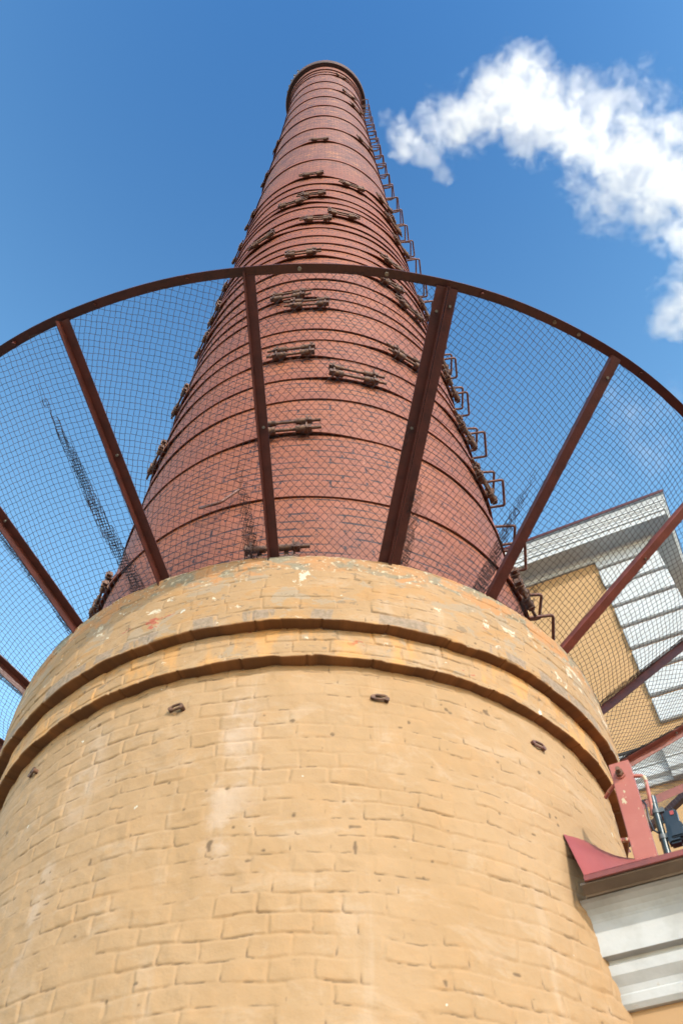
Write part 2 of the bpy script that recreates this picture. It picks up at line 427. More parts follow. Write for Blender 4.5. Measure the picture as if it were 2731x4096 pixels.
fine = np.arange(-81, 81, .145)
coarse = np.arange(82, 278, 3.0)
AZ = np.concatenate([fine, coarse]); AZ = np.where(AZ > 180, AZ - 360, AZ); 
order = np.argsort(AZ); AZ = AZ[order]
SARC = np.radians(AZ) * RS
R0, RM, RT = RS * 1.0, RS * 1.0335, RS * 1.0663
Z2, Z1, ZT = zu(1.603), zu(1.7066), zu(1.987)

def edge_wobble(seed, amp=.004):
    b = np.floor(SARC / .14).astype(int)
    r = np.random.default_rng(seed).random(512)
    return (r[b % 512] - .5) * amp * 1.6 + (fbm(SARC * 12, SARC * 0, seed, 3) - .5) * amp * 2.2
# base wall
rows = []
for z in list(np.arange(0, 2.3, .12)) + list(np.arange(2.3, Z2 + .02, .0039)):
    o, j = brick_relief(SARC, np.full_like(SARC, z), seed=3, open_=.475, depth=.0024, per=.0036, rough=.0046, jw=.006, rnd=.011)
    rows.append((R0 + o, np.full_like(SARC, z), j, 0., np.full_like(SARC, z)))
base = grid_object('base_wall', AZ, rows, M_YEL, chim)
tag(base, 'yellow painted brick base wall')
# collar with two stepped ledges
e2, e1 = edge_wobble(41), edge_wobble(42)
rows = []
def addrow(r, z, seedo, so, vv=None):
    zz = z if isinstance(z, np.ndarray) else np.full_like(SARC, z)
    vvv = zz if vv is None else np.full_like(SARC, vv)
    o, j = brick_relief(SARC, vvv, w=.15, h=.071, depth=.004, seed=seedo, per=.006, rough=.003, open_=.38, jw=.0035, rnd=.003)
    rows.append((r + o, zz, j * (1 - so), so, vvv))
lipn = lambda sd: (fbm(SARC * 18, SARC * 0 + .5, sd, 3) - .5) * .016
# brick joints across the soffits: recess the soffit where two bricks meet
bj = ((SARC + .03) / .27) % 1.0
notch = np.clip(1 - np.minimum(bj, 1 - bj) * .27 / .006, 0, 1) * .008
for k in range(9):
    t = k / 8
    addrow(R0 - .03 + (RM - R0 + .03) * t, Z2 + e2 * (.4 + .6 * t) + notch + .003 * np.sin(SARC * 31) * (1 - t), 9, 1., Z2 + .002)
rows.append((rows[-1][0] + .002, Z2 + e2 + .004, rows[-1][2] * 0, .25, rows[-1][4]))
for z in np.arange(Z2 + .009, Z1 + .012, .0040): addrow(RM + lipn(5) * np.exp(-(z - Z2) / .01), z + e2 * np.exp(-(z - Z2) / .02), 9, 0.)
NB = len(rows)
band = grid_object('lower_ledge', AZ, rows, M_COL, chim)
tag(band, 'lower stepped ledge of the yellow collar')
rows = []
for k in range(9):
    t = k / 8
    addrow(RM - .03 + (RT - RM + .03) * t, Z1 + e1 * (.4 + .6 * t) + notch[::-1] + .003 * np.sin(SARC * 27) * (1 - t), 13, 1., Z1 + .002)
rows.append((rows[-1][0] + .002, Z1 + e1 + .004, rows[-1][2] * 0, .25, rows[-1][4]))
for z in np.arange(Z1 + .009, ZT - .01, .0040): addrow(RT + lipn(6) * np.exp(-(z - Z1) / .01), z + e1 * np.exp(-(z - Z1) / .02), 13, 0.)
te = edge_wobble(43, .007) + (fbm(SARC * 4, SARC * 0, 77, 4) - .5) * .05
for dz, dr in ((0, -.002), (.008, -.006), (.014, -.014), (.018, -.026), (.021, -.05), (.024, -.12), (.03, -.30)):
    addrow(RT + dr, ZT - .012 + dz + te * min(1, .3 + dz * 40), 13, 0., ZT + min(dz, .01))
coll = grid_object('collar', AZ, rows, M_COL, chim)
tag(coll, 'flaking yellow collar capped with crumbling mortar')

# red shaft
def ring_rows(zs, rf, vz=None):
    out = []
    for z in zs:
        out.append((z, rf(z)))
    return out
SAZ = np.linspace(-180, 180, 361)[:-1]
zsh = np.concatenate([np.arange(zu(1.9), zu(6), .03), np.arange(zu(6), zu(15.5) + .01, .1)])
rows = []
for z in zsh:
    s = np.radians(SAZ) * RS
    o = (fbm(s * 2, np.full_like(s, z * 2), 90, 3) - .5) * .012
    rows.append((shaft_r(z) + o, np.full_like(s, z), 0., 0., np.full_like(s, z)))
shaft = grid_object('shaft', SAZ, rows, M_SHAFT, chim)
tag(shaft, 'tapering dark red brick shaft')

# crown: corbelled mouldings and the wide rim
cr = MB()
def lathe(mb, prof, n=128, smooth=False):
    vs = []
    for r, z in prof:
        for i in range(n):
            a = 2 * PI * i / n; vs.append((r * math.cos(a), r * math.sin(a), z))
    m = len(prof)
    mb.add(vs, [(i * n + k, i * n + (k + 1) % n, (i + 1) * n + (k + 1) % n, (i + 1) * n + k) for i in range(m - 1) for k in range(n)], smooth)
rz = RS * r_unit(15.5)
prof = [(rz - .02, zu(15.50)), (rz + .022, zu(15.50)), (rz + .022, zu(15.60)), (rz + .012, zu(15.61)), (rz + .012, zu(15.70)), (rz + .045, zu(15.70)), (rz + .045, zu(15.84)), (rz + .035, zu(15.85)), (rz + .035, zu(15.99)), (rz - .1, zu(15.995))]
lathe(cr, prof)
rimp = [(rz - .1, zu(16.0)), (RS * .69 - .015, zu(16.0)), (RS * .69, zu(16.02)), (RS * .69, zu(16.22)), (RS * .66, zu(16.30)), (RS * .45, zu(16.30)), (RS * .43, zu(15.2))]
tag(cr.build('moulding', M_CROWN, chim), 'stepped brick mouldings below the dark rim at the chimney top')
cr = MB(); lathe(cr, rimp); tag(cr.build('rim', M_RIM, chim), 'dark flared rim at the very top of the chimney')
fl = MB(); fl.add([(RS * .44 * math.cos(2 * PI * i / 48), RS * .44 * math.sin(2 * PI * i / 48), zu(15.3)) for i in range(48)], [tuple(range(48))])
fl.build('flue_floor', M_BLACK, chim)

# hoops, their tension locks
HZ = [15.22, 14.416, 13.696, 12.933, 12.164, 11.365, 10.496, 9.674, 8.748, 7.98, 7.71, 7.473, 7.20, 7.03, 6.88, 6.60, 6.40, 6.26, 6.05, 5.86, 5.70, 5.54, 5.30, 5.06, 4.87, 4.70, 4.53, 4.214, 4.06, 3.83, 3.58, 3.348, 3.02, 2.537, 2.115]
LK = [(9.77, -6, 17), (8.00, -9.5, 17), (7.80, 18, 18), (7.24, -8, 17.5), (7.06, -18, 18), (6.635, 12, 18.5), (6.43, -4.5, 17), (6.30, -35, 17), (5.57, -8.5, 16.5),
      (12.59, 41, 22), (14.07, 33, 23), (15.25, 24, 20), (10.76, 41, 21), (8.1, 47, 17), (7.45, 51, 18), (6.95, 53, 17), (5.86, 36, 14), (5.31, 31, 14), (5.04, 40, 16),
      (4.74, -11.5, 15.5), (4.56, -6, 16.5), (3.87, -10, 15.5), (3.61, 11.5, 17), (3.05, -7, 15.5), (4.1, 30, 15), (2.18, -7, 12.5), (3.40, 59, 15), (4.5, 63, 15), (2.58, 61, 12),
      (5.73, 61, 14), (4.9, 62, 14),
      (8.0, -64, 16), (7.06, -65, 15), (6.05, -65, 14), (5.54, -64, 14), (5.06, -64, 14), (4.25, -64, 14), (3.58, -64, 13), (2.55, -65, 13), (9.7, -66, 15), (11.3, -67, 15), (7.72, 60, 15), (3.83, 58, 14)]
locks_of = {}
for z, az, wd in LK:
    k = min(range(len(HZ)), key=lambda i: abs(HZ[i] + .03 - z))
    locks_of.setdefault(k, []).append((az, wd))

def lock_mb(az, wd, zc, rr, sc, flip):
    mb = MB()
    L = math.radians(wd) * rr               # overall rod length
    a = math.radians(az)
    nrm = Vector((math.sin(a), -math.cos(a), 0)); tan = Vector((math.cos(a), math.sin(a), 0)); up = Vector((0, 0, 1))
    O = nrm * (rr + .042 * sc) + up * zc
    th = random.uniform(-.03, .03); tan = (tan + up * th).normalized(); up2 = nrm.cross(tan) * -1
    if up2.z < 0: up2 = -up2
    sgn = -1 if flip else 1
    for k, dz in enumerate((.060 * sc, -.056 * sc)):
        sh = random.uniform(-.012, .012)
        o = O + up2 * dz + nrm * (.0 if k == 0 else .006)
        rod = .0115 * sc
        mb.cyl(o + tan * (sgn * (-L / 2) + sh), o + tan * (sgn * (L / 2 - .01) + sh), rod, 8)
        for side in (-1, 1):
            c = side * (L / 2 - (.145 if side * sgn < 0 else .06) * sc * .95)
            ln = .036 * sc
            R_ = (.021 if k == 0 else .026) * sc * random.uniform(.93, 1.08)
            mb.cyl(o + tan * (c - ln), o + tan * (c + ln), R_, 12)
            oo = side
            pc = o + tan * (c + oo * (ln + .006))
            mb.box(pc, tan * .005, nrm * (.030 * sc), up2 * (.033 * sc))
            nc = pc + tan * oo * .02 * sc
            mb.box(nc, tan * .014 * sc, nrm * (.020 * sc), up2 * (.020 * sc))
    # web plates tying each pair of sleeves to the band
    for side in (-1, 1):
        c = side * (L / 2 - (.145 if side * sgn < 0 else .06) * sc * .95)
        mb.box(O + tan * c - nrm * (.024 * sc), tan * .012 * sc, nrm * .005 * sc, up2 * .055 * sc)
    return mb

for i, hz in enumerate(HZ):
    zb = zu(hz); hb = .085 if hz < 9 else .07
    thick = .015 if hz < 5 else (.018 if hz < 9 else .022)
    mb = MB(); n = 180; vs = []
    sd = random.random() * 50
    for q in range(n):
        a = 2 * PI * q / n; az = math.degrees(a)
        wv = .010 * math.sin(a * 3 + sd) + .006 * math.sin(a * 7 + sd * 2)
        st = 0
        for laz, wd in locks_of.get(i, []):
            d = abs((math.degrees(a) - laz + 180) % 360 - 180)
            st = max(st, max(0, 1 - max(0, d - wd * .5) / 9))
        hh = hb * (1 - .25 * st)
        for dr, dz in ((thick * .45 + st * .012, 0), (thick + st * .012, 0), (thick + st * .012, hh), (-.03, hh + .004)):
            r = shaft_r(zb + dz) + dr
            vs.append(polar(az, r, zb + dz + wv))
    mb.add(vs, [(q * 4 + k, q * 4 + (k + 1) % 4, ((q + 1) % n) * 4 + (k + 1) % 4, ((q + 1) % n) * 4 + k) for q in range(n) for k in range(4)])
    hoop = mb.build('hoop', M_BAND, chim)
    for laz, wd in locks_of.get(i, []):
        sc = .96 if hz < 5 else (.92 if hz < 9 else .85)
        if laz < -60: sc *= .78
        lock_mb(laz, wd, zb + hb * .45, shaft_r(zb) + thick * .5, sc, random.random() < .3).build('tension_lock', M_LOCK, hoop)

# bent rod hooked over the second hoop
z0 = zu(2.54)
pts = []
for t in np.linspace(0, 1, 22):
    az = -27 + 9.5 * t
    dz = .02 - .07 * math.sin(t * PI * .95) + .10 * max(0, t - .62) * 2.0
    pts.append(polar(az, shaft_r(z0) + .05 + .03 * math.sin(t * PI), z0 + dz))
mb = MB(); mb.tube(pts, .009, 8); mb.build('bent_rod', M_RUNG, chim)

# small spikes on the rim
for az in (-78, -70, -62, -54, -46):
    mb = MB(); p = polar(az, RS * .685, zu(16.2)); mb.cyl(p, p + Vector((0, 0, .45)), .012, 6); mb.cyl(p + Vector((0, 0, .42)), p + Vector((0, 0, .47)), .03, 8)
    mb.build('lightning_spike', M_BOLT, chim)

# conductor strip down the right side of the base, with its stand-off
cs = MB()
zt = zu(1.60); 
pts = [polar(66.5, R0 + .03, zu(1.0)), polar(66.0, R0 + .035, zu(1.3)), polar(65.2, R0 + .05, zu(1.56))]
cs.sweep([(-.004, -.012), (.004, -.012), (.004, .012), (-.004, .012)], [(p, (math.sin(math.radians(66)), -math.cos(math.radians(66)), 0), (math.cos(math.radians(66)), math.sin(math.radians(66)), 0)) for p in pts])
cs.build('conductor_strip', M_COL, chim)
mb = MB(); mb.cyl(polar(66, R0 - .02, zu(1.5)), polar(69, R0 + .13, zu(1.52)), .011, 8); mb.build('strip_bracket', M_POST, chim)

# ------------------------------------------------------------------ iron eyes in the base wall
eyes = [(-20.2, 1.500, 'rusty iron eye in the yellow wall, second from the left below the ledge', 0, .052),
        (9.6, 1.499, 'darkest rusty iron eye, near the middle of the yellow wall', 1, .055),
        (37.0, 1.514, 'pale paint-smeared iron eye on the right part of the yellow wall', 2, .055),
        (-49.5, 1.522, 'round rusty iron eye at the far left of the yellow wall', 3, .05)]
for az, z, lab, kd, hw in eyes:
    z = zu(z); a = math.radians(az)
    nrm = Vector((math.sin(a), -math.cos(a), 0)); tan = Vector((math.cos(a), math.sin(a), 0)); up = Vector((0, 0, 1))
    mb = MB(); O = nrm * (R0 + .008) + up * z
    hw *= .8; pts = []
    hh = .011
    for k in range(25):
        t = 2 * PI * k / 24
        ct, st_ = math.cos(t), math.sin(t)
        p = O + tan * hw * .62 * (abs(ct) ** .7) * (1 if ct > 0 else -1) + up * hh * (abs(st_) ** .7) * (1 if st_ > 0 else -1) + nrm * (.004 + .004 * ct)
        pts.append(p)
    mb.tube(pts, .0055, 8, caps=False)
    mb.cyl(O - nrm * .03 - tan * hw * .64, O + nrm * .006 - tan * hw * .64, .010, 8)
    mb.cyl(O - nrm * .03 + tan * hw * .66 - up * .008, O + nrm * .012 + tan * hw * .66 - up * .008, .010, 8)
    o = mb.build('iron_eye', M_LOCK if kd != 2 else M_RUNG)
    tag(o, lab, 'wall eye', 'iron eyes below the ledge of the base')

# ------------------------------------------------------------------ ladder of staple rungs
lad = empty('climbing_ladder', polar(80, shaft_r(zu(2.4)), zu(2.4)))
tag(lad, 'ladder of rusty staple rungs climbing the right side of the red shaft', 'ladder', None)
off0 = Vector(lad.location)
k = 0
z = 2.39
while z < 15.6:
    even = (k % 2 == 1)
    azc = (79.2 if even else 84.8) + random.uniform(-.6, .6)
    w = .245 + random.uniform(-.01, .01); ext = .19 + random.uniform(-.01, .012)
    zw = zu(z) + random.uniform(-.02, .02); rr = shaft_r(zw)
    a = math.radians(azc)
    nrm = Vector((math.sin(a), -math.cos(a), 0)); tan = Vector((math.cos(a), math.sin(a), 0)); up = Vector((0, 0, 1))
    B = nrm * rr + up * zw - off0
    tilt = random.uniform(-.012, .012)
    P = []
    h = w / 2; c = .022
    P += [B - tan * h - nrm * .06, B - tan * h + nrm * (ext - c)]
    for q in range(1, 4):
        t = q / 4 * PI / 2
        P.append(B - tan * (h - c + c * math.cos(t)) + nrm * (ext - c + c * math.sin(t)))
    P.append(B - tan * (h - c) + nrm * ext); P.append(B + tan * (h - c) + nrm * ext)
    for q in range(1, 4):
        t = q / 4 * PI / 2
        P.append(B + tan * (h - c + c * math.sin(t)) + nrm * (ext - c + c * math.cos(t)))
    P += [B + tan * h + nrm * (ext - c), B + tan * h - nrm * .06]
    P = [p + up * tilt * (1 if i > len(P) / 2 else -1) for i, p in enumerate(P)]
    mb = MB(); mb.tube(P, .0115, 7)
    mb.build('rung', M_RUNG, lad)
    z += .258; k += 1

# ------------------------------------------------------------------ safety canopy
can = empty('netting_canopy', (0, 0, ZT))
tag(can, 'funnel-shaped canopy of wire netting on rusty red steel struts round the chimney', 'safety canopy')
cz = Vector((0, 0, ZT))
RO, ZO = RS * 1.7759, zu(2.3995) - ZT
RI, ZI = RS * 0.985, zu(1.955) - ZT
NST = 20
DAZ = 18.51
# the struts stand 18.5 degrees apart; the last bay closes the circle
AZS = [-6.74 + DAZ * j for j in range(-9, 10)]
nb = len(AZS)
def frame(az):
    a = math.radians(az)
    return Vector((math.sin(a), -math.cos(a), 0)), Vector((math.cos(a), math.sin(a), 0))
SL = Vector((RO - RI, 0, ZO - ZI)); SLEN = SL.length; su, sw = SL.x / SLEN, SL.z / SLEN
def canpt(az, t, dn=0., dt=0.):
    """t 0..1 from collar to rim; dn outward normal (upper side +); dt tangential"""
    nr, tn = frame(az)
    r = RI + (RO - RI) * t; z = ZI + (ZO - ZI) * t
    return nr * (r - dn * sw) + Vector((0, 0, z + dn * su)) + tn * dt
# rim angle: upright flange + flat flange, in segments with splice gaps
mb = MB(); fr = []
n = 240
for i in range(n + 1):
    az = -180 + 360 * i / n
    nr, tn = frame(az)
    wob = .006 * math.sin(math.radians(az) * 9) + .004 * math.sin(math.radians(az) * 23 + 1)
    fr.append((nr * (RO + .0) + Vector((0, 0, ZO + wob)), nr, (0, 0, 1)))
L = .045; T = .005
prof = [(0, 0), (L, 0), (L, T), (T, T), (T, L), (0, L)]
prof = [(p - .01, q) for p, q in prof]
mb.sweep(prof, fr, caps=False)
rim = mb.build('rim', M_STEEL, can)
for az in np.arange(-90, 126, 9.255):
    for d in (-1.2, 1.6) if random.random() < .5 else (.4,):
        nr, tn = frame(az + d + 3)
        p = nr * (RO + .013) + Vector((0, 0, ZO))
        m2 = MB(); m2.cyl(p - Vector((0, 0, .012)), p + Vector((0, 0, .012)), .009, 8); m2.build('bolt', M_BOLT if random.random() < .4 else M_STEEL, rim)

def strut(az, kind):
    """kind: 0 angle with its upright flange on the left, 1 double angle, 2 plain T"""
    m = MB()
    nr, tn = frame(az)
    u = (nr * su + Vector((0, 0, sw))); dn = (nr * sw * -1 + Vector((0, 0, su)))  # dn = upward normal
    def bar(t0, t1, n0, n1):
        o0 = canpt(az, -.03); o1 = canpt(az, 1.0, 0)
        vs = []
        for o in (o0, o1):
            for a, b in ((t0, n0), (t1, n0), (t1, n1), (t0, n1)): vs.append(o + tn * a + dn * b)
        m.add(vs, [(3, 2, 1, 0), (4, 5, 6, 7), (0, 1, 5, 4), (1, 2, 6, 5), (2, 3, 7, 6), (3, 0, 4, 7)])
    if kind == 0:
        bar(-.020, .025, -.006, -.001); bar(-.025, -.0195, -.052, -.001)
    elif kind == 1:
        bar(-.052, -.002, -.006, -.001); bar(.004, .054, -.006, -.001)
        bar(-.0065, -.0015, -.040, -.0062); bar(.0035, .0085, -.040, -.0062)
    elif kind == 3:
        bar(-.026, .026, -.030, -.001)
    else:
        bar(-.026, .022, -.006, -.001); bar(.0215, .026, -.042, -.001)
    o = m.build('strut', M_STEEL_LIT if az > 40 and kind != 0 or az > 95 else M_STEEL, can)
    for t in (.06, .52, .93):
        for side in ((-.028, .03) if kind == 1 else (.004,)):
            if random.random() < .35: continue
            p = canpt(az, t + random.uniform(-.02, .02)) + tn * side
            q = MB(); q.cyl(p - dn * (.016 if kind != 3 else .038), p + dn * .004, .0065, 8); q.build('bolt', M_BOLT, o)
kinds = {}
for j, az in enumerate(AZS):
    i = j - 9
    kind = {1: 1, 2: 3, 3: 3, 4: 0, 5: 2}.get(i, 0)
    strut(az, kind)

# netting: one zigzag-wire panel per bay
def net_panel(az0, az1, seed, ang, fold):
    r = random.Random(seed)
    m = MB(); cell = .0285; wr = .0013
    azc = (az0 + az1) / 2; half = math.radians((az1 - az0) / 2)
    nr, tn = frame(azc)
    u = (nr * su + Vector((0, 0, sw))); dn = (nr * sw * -1 + Vector((0, 0, su)))
    org = canpt(azc, 0)
    ph = r.random() * 10
    def P(x, y):
        # x tangential, y along the slope. the sheet stays between the struts and sags a little
        t = y / SLEN; rr = RI + (RO - RI) * t
        hw = rr * math.tan(half)
        e = max(-1, min(1, x / hw))
        a = half * e
        base = rr / math.cos(0) 
        sag = -.018 * (1 - e * e) * math.sin(PI * max(0, min(1, t))) + .005 * math.sin(x * 17 + ph) * math.sin(y * 11 + ph)
        ra = math.radians(azc) + a
        nn = Vector((math.sin(ra), -math.cos(ra), 0))
        return nn * (rr - sag * sw) + Vector((0, 0, ZI + (ZO - ZI) * t + sag * su + .001))
    ca, sa = math.cos(ang), math.sin(ang)
    def inside(x, y):
        if y < -.01 or y > SLEN + .005: return False
        rr = RI + (RO - RI) * y / SLEN
        return abs(x) < rr * math.tan(half) + .006
    def seg(p, q):
        d = (q - p)
        if d.length < 1e-5: return
        d.normalize(); x = d.cross(dn).normalized(); y = d.cross(x)
        vs = [p + wr * x, p - wr * .5 * x + wr * .87 * y, p - wr * .5 * x - wr * .87 * y,
              q + wr * x, q - wr * .5 * x + wr * .87 * y, q - wr * .5 * x - wr * .87 * y]
        m.add(vs, [(0, 1, 4, 3), (1, 2, 5, 4), (2, 0, 3, 5)], True)
    diag = cell / math.sqrt(2)
    def lay(x0, y0, wfun, jit, a2):
        c2, s2 = math.cos(a2), math.sin(a2)
        ext = 1.9
        K = int(ext / diag)
        for k in range(-K, K):
            pts = []
            for j in range(-K, K):
                lx = k * 2 * diag * .5 * 2 * .5 + (diag / 2 if (j % 2) ^ (k % 2) else -diag / 2)
                lx = k * diag + (diag / 2 if (j + k) % 2 else -diag / 2) * .96
                ly = j * diag
                x = x0 + lx * c2 - ly * s2; y = y0 + lx * s2 + ly * c2
                x += .0016 * math.sin(y * 40 + ph + k) ; y += .0016 * math.sin(x * 37 + k * .7)
                pts.append((x + r.uniform(-jit, jit), y + r.uniform(-jit, jit)))
            for a, b in zip(pts, pts[1:]):
                if inside(*a) and inside(*b) and wfun(*a) and wfun(*b):
                    seg(P(*a), P(*b))
    lay(0, SLEN / 2, lambda x, y: True, .0006, ang)
    # spare netting gathered into a fold near the collar
    for fx, top in (fold or []):
        for q in range(6):
            def wf(x, y, q=q):
                t = y / SLEN
                if t > top - q * .05: return False
                rr = RI + (RO - RI) * t
                cx = fx * rr * math.tan(half)
                return abs(x - cx + .004 * math.sin(y * 9 + ph)) < .012 + .032 * (1 - t / top) ** .5
            lay(.011 * q + .004, SLEN / 2 + .008 * q, wf, .002, ang + .025 * (q - 4) + .02)
    o = m.build('netting_panel', M_WIRE, can, fixn=False)
    return o
angs = [.05, .1, .0, .12, .78, .0, .04, .42, .55, .68, .62, .55, .2, .1, 0, 0, 0, 0, 0]
folds = {5: [(.7, .6)], 6: [(.82, .8)], 7: [(.42, .85)], 8: [(.62, .42)], 10: [(-.78, .42), (.74, .55)], 11: [(-.3, .25)], 12: [(-.93, .8), (.93, .95)], 13: [(.92, .7)], 14: [(.9, .6)]}
net_az = {}
for j in range(nb - 1):
    if AZS[j] < -120 or AZS[j] > 128: continue
    net_panel(AZS[j], AZS[j + 1], 100 + j, [.1, .1, .1, .12, .12, .70, .70, .62, .36, .06, .45, .70, .60, .3, .2, .2, .2, .2][j], folds.get(j + 1 if False else j))
rest = [j for j in range(nb - 1) if not (AZS[j] < -120 or AZS[j] > 128)]

# ------------------------------------------------------------------ buildings on the right
ub = Vector((-0.88701083, 0.46174861, 0)); bn = Vector((-0.46174861, -0.88701083, 0)); bs = -ub
CM = Vector((0, -2.597157780989535 * RS, 0))
def W(D, a, off, z): return CM + (D - off) * (-bn) + a * bs + Vector((0, 0, z))
DB, DA = 9.4848, 3.1538
UP = Vector((0, 0, 1))
tb = empty('ochre_building', W(DB, 0, -4, 0))
tag(tb, 'tall ochre building with white quoins and a deep white cornice behind the netting', 'building')
tbo = Vector(tb.location)
def WB(a, off, z): return W(DB, a, off, z) - tbo
KA = 1.04; LA = -7.0; BD = 9.0
m = MB()
c0 = WB((LA + KA) / 2, -BD / 2, 12.6 / 2)
m.box(c0, bs * (KA - LA) / 2, bn * BD / 2, UP * 6.3)
m.build('wall', M_WALL, tb)
# quoins, front and side
zq = 9.02 + .45 * -18
qz = [9.02 + .45 * k for k in range(-19, 8)]
for z in qz:
    top = min(z + .395, 12.40)
    if abs(z - 8.57) < .01 or abs(z - 8.12) < .01: continue
    m = MB(); h = (top - z) / 2
    m.bbox(WB((.14 + KA + .03) / 2, -.42 + .06, z + h), bs * (KA + .05 - .14) / 2, bn * .42, UP * h, .012)
    m.build('quoin', M_WHITE, tb)
# cornice swept round the corner
def wrap(prof, a0, side_len, mat, name, lo=None):
    m = MB()
    Kp = WB(KA, 0, 0)
    frames = [(WB(a0, 0, 0), bn, UP), (Kp, bn + bs, UP), (WB(KA, -side_len, 0), bs, UP)]
    m.sweep(prof, frames)
    return m.build(name, mat, tb)
cor = [(-.05, 12.36), (.035, 12.36), (.05, 12.385), (.05, 12.42), (.075, 12.45), (.10, 12.475), (.385, 12.475), (.375, 12.47), (.375, 12.58), (.395, 12.585), (.395, 12.64), (.405, 12.645), (.405, 12.68), (.43, 12.72), (.43, 12.75), (.445, 12.755), (.445, 12.78), (.46, 12.82), (.47, 12.85), (-.05, 12.85)]
wrap(cor, LA, BD, M_WHITE, 'cornice')
gut = [(.30, 12.853), (.475, 12.853), (.480, 12.90), (.30, 12.90)]
wrap(gut, LA, BD, M_GUT, 'gutter')
rf = [(-.4, 12.903), (.487, 12.903), (.495, 12.945), (-.4, 13.25)]
wrap(rf, LA, BD, M_ROOF, 'roof_edge')
m = MB(); m.box(WB((LA + KA) / 2, -BD / 2, 12.95), bs * ((KA - LA) / 2 - .45), bn * (BD / 2 - .45), UP * .25); m.build('roof', M_ROOF, tb)
# frieze block over the quoins
m = MB(); m.bbox(WB((.08 + KA + .06) / 2, -.42 + .06, 12.43), bs * (KA + .06 - .08) / 2, bn * .42, UP * .045, .01); m.build('frieze_block', M_WHITE, tb)
# string course
sc_ = [(-.05, 8.17), (.04, 8.17), (.05, 8.20), (.05, 8.235), (.09, 8.27), (.09, 8.40), (.105, 8.41), (.105, 8.43), (.14, 8.49), (.17, 8.55), (.17, 8.60), (-.05, 8.60)]
wrap(sc_, LA, BD, M_WHITE, 'string_course')
scb = [(p + (.06 if p > 0 else 0), q + .0015) for p, q in sc_]
m = MB()
m.sweep(scb, [(WB(0.02, 0, 0), bn, UP), (WB(KA, 0, 0), bn + bs, UP), (WB(KA, -BD, 0), bs, UP)])
m.build('string_course_break', M_WHITE, tb)
cap = [(-.05, 8.6045), (.185, 8.6045), (.20, 8.625), (-.05, 8.66)]
wrap(cap, LA, BD, M_GUT, 'string_course_capping')
capb = [(p + (.06 if p > 0 else 0), q + .002) for p, q in cap]
m = MB(); m.sweep(capb, [(WB(-.01, 0, 0), bn, UP), (WB(KA, 0, 0), bn + bs, UP), (WB(KA, -BD, 0), bs, UP)]); m.build('string_course_capping', M_GUT, tb)

# low annex touching the base
an = empty('low_annex', W(DA, .8, -1, 0))
tag(an, 'low ochre annex with white moulded cornice and red drip edge against the yellow base', 'building')
ano = Vector(an.location)
def WA(a, off, z): return W(DA, a, off, z) - ano
A0, A1 = -.62, 3.2
m = MB(); m.box(WA((A0 + A1) / 2, -1.5, 1.66), bs * (A1 - A0) / 2, bn * 1.5, UP * 1.66); m.build('wall', M_ANNEX, an)
acor = [(-.05, 2.985), (.018, 2.985), (.030, 3.0), (.033, 3.028), (.028, 3.034), (.034, 3.055), (.056, 3.085), (.060, 3.118), (.050, 3.124), (.050, 3.138), (.085, 3.140), (.085, 3.258), (.088, 3.268), (.096, 3.284), (.110, 3.300), (.132, 3.313), (.150, 3.317), (-.05, 3.318)]
m = MB(); m.sweep(acor, [(WA(-.462, 0, 0), bn, UP), (WA(A1, 0, 0), bn, UP)]); m.build('cornice', M_AWHITE, an)
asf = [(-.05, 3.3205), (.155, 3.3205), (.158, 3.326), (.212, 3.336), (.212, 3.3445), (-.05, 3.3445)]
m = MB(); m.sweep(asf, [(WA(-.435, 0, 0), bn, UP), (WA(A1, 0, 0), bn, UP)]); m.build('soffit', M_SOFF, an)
dr = [(.10, 3.346), (.215, 3.346), (.220, 3.340), (.226, 3.342), (.228, 3.360), (.215, 3.366), (.10, 3.366)]
m = MB(); m.sweep(dr, [(WA(-.415, 0, 0), bn, UP), (WA(A1, 0, 0), bn, UP)]); m.build('drip_edge', M_DRIP, an)
# steep sheet flashing leaning on the drum
B0 = WA(-.412, .224, 3.364); B1 = WA(-.16, .224, 3.364)
FA = Vector((0.6108 * RS, -0.7918 * RS, zu(1.2429))) - ano
FC = Vector((0.8065 * RS, -0.5913 * RS, zu(1.3198))) - ano
m = MB()
rows_n = 14
edge = []
FE = [(37.75, 1.248), (40.34, 1.262), (42.92, 1.272), (45.72, 1.281), (48.81, 1.290), (52.60, 1.306), (56.57, 1.332)]
for i in range(rows_n + 1):
    t = i / rows_n * 6; k = min(5, int(t)); t -= k
    az_ = FE[k][0] * (1 - t) + FE[k + 1][0] * t; zz = zu(FE[k][1] * (1 - t) + FE[k + 1][1] * t)
    edge.append(polar(az_, RS + .006, zz + random.uniform(-.003, .003)) - ano)
bot = [B0.lerp(B1, i / rows_n) for i in range(rows_n + 1)]
th = bn * -.003
vs = edge + bot + [p + th for p in edge] + [p + th for p in bot]; q = rows_n + 1
m.add(edge + bot, [(i, i + 1, q + i + 1, q + i) for i in range(rows_n)], True)
fs = []
for i in range(rows_n):
    fs += [(2 * q + i + 1, 2 * q + i, 3 * q + i, 3 * q + i + 1), (i + 1, i, 2 * q + i, 2 * q + i + 1), (q + i, q + i + 1, 3 * q + i + 1, 3 * q + i)]
fs += [(0, q, 3 * q, 2 * q), (rows_n, 2 * q + rows_n, 3 * q + rows_n, q + rows_n)]
m.add(vs, fs); m.build('flashing', M_FLASH, an)
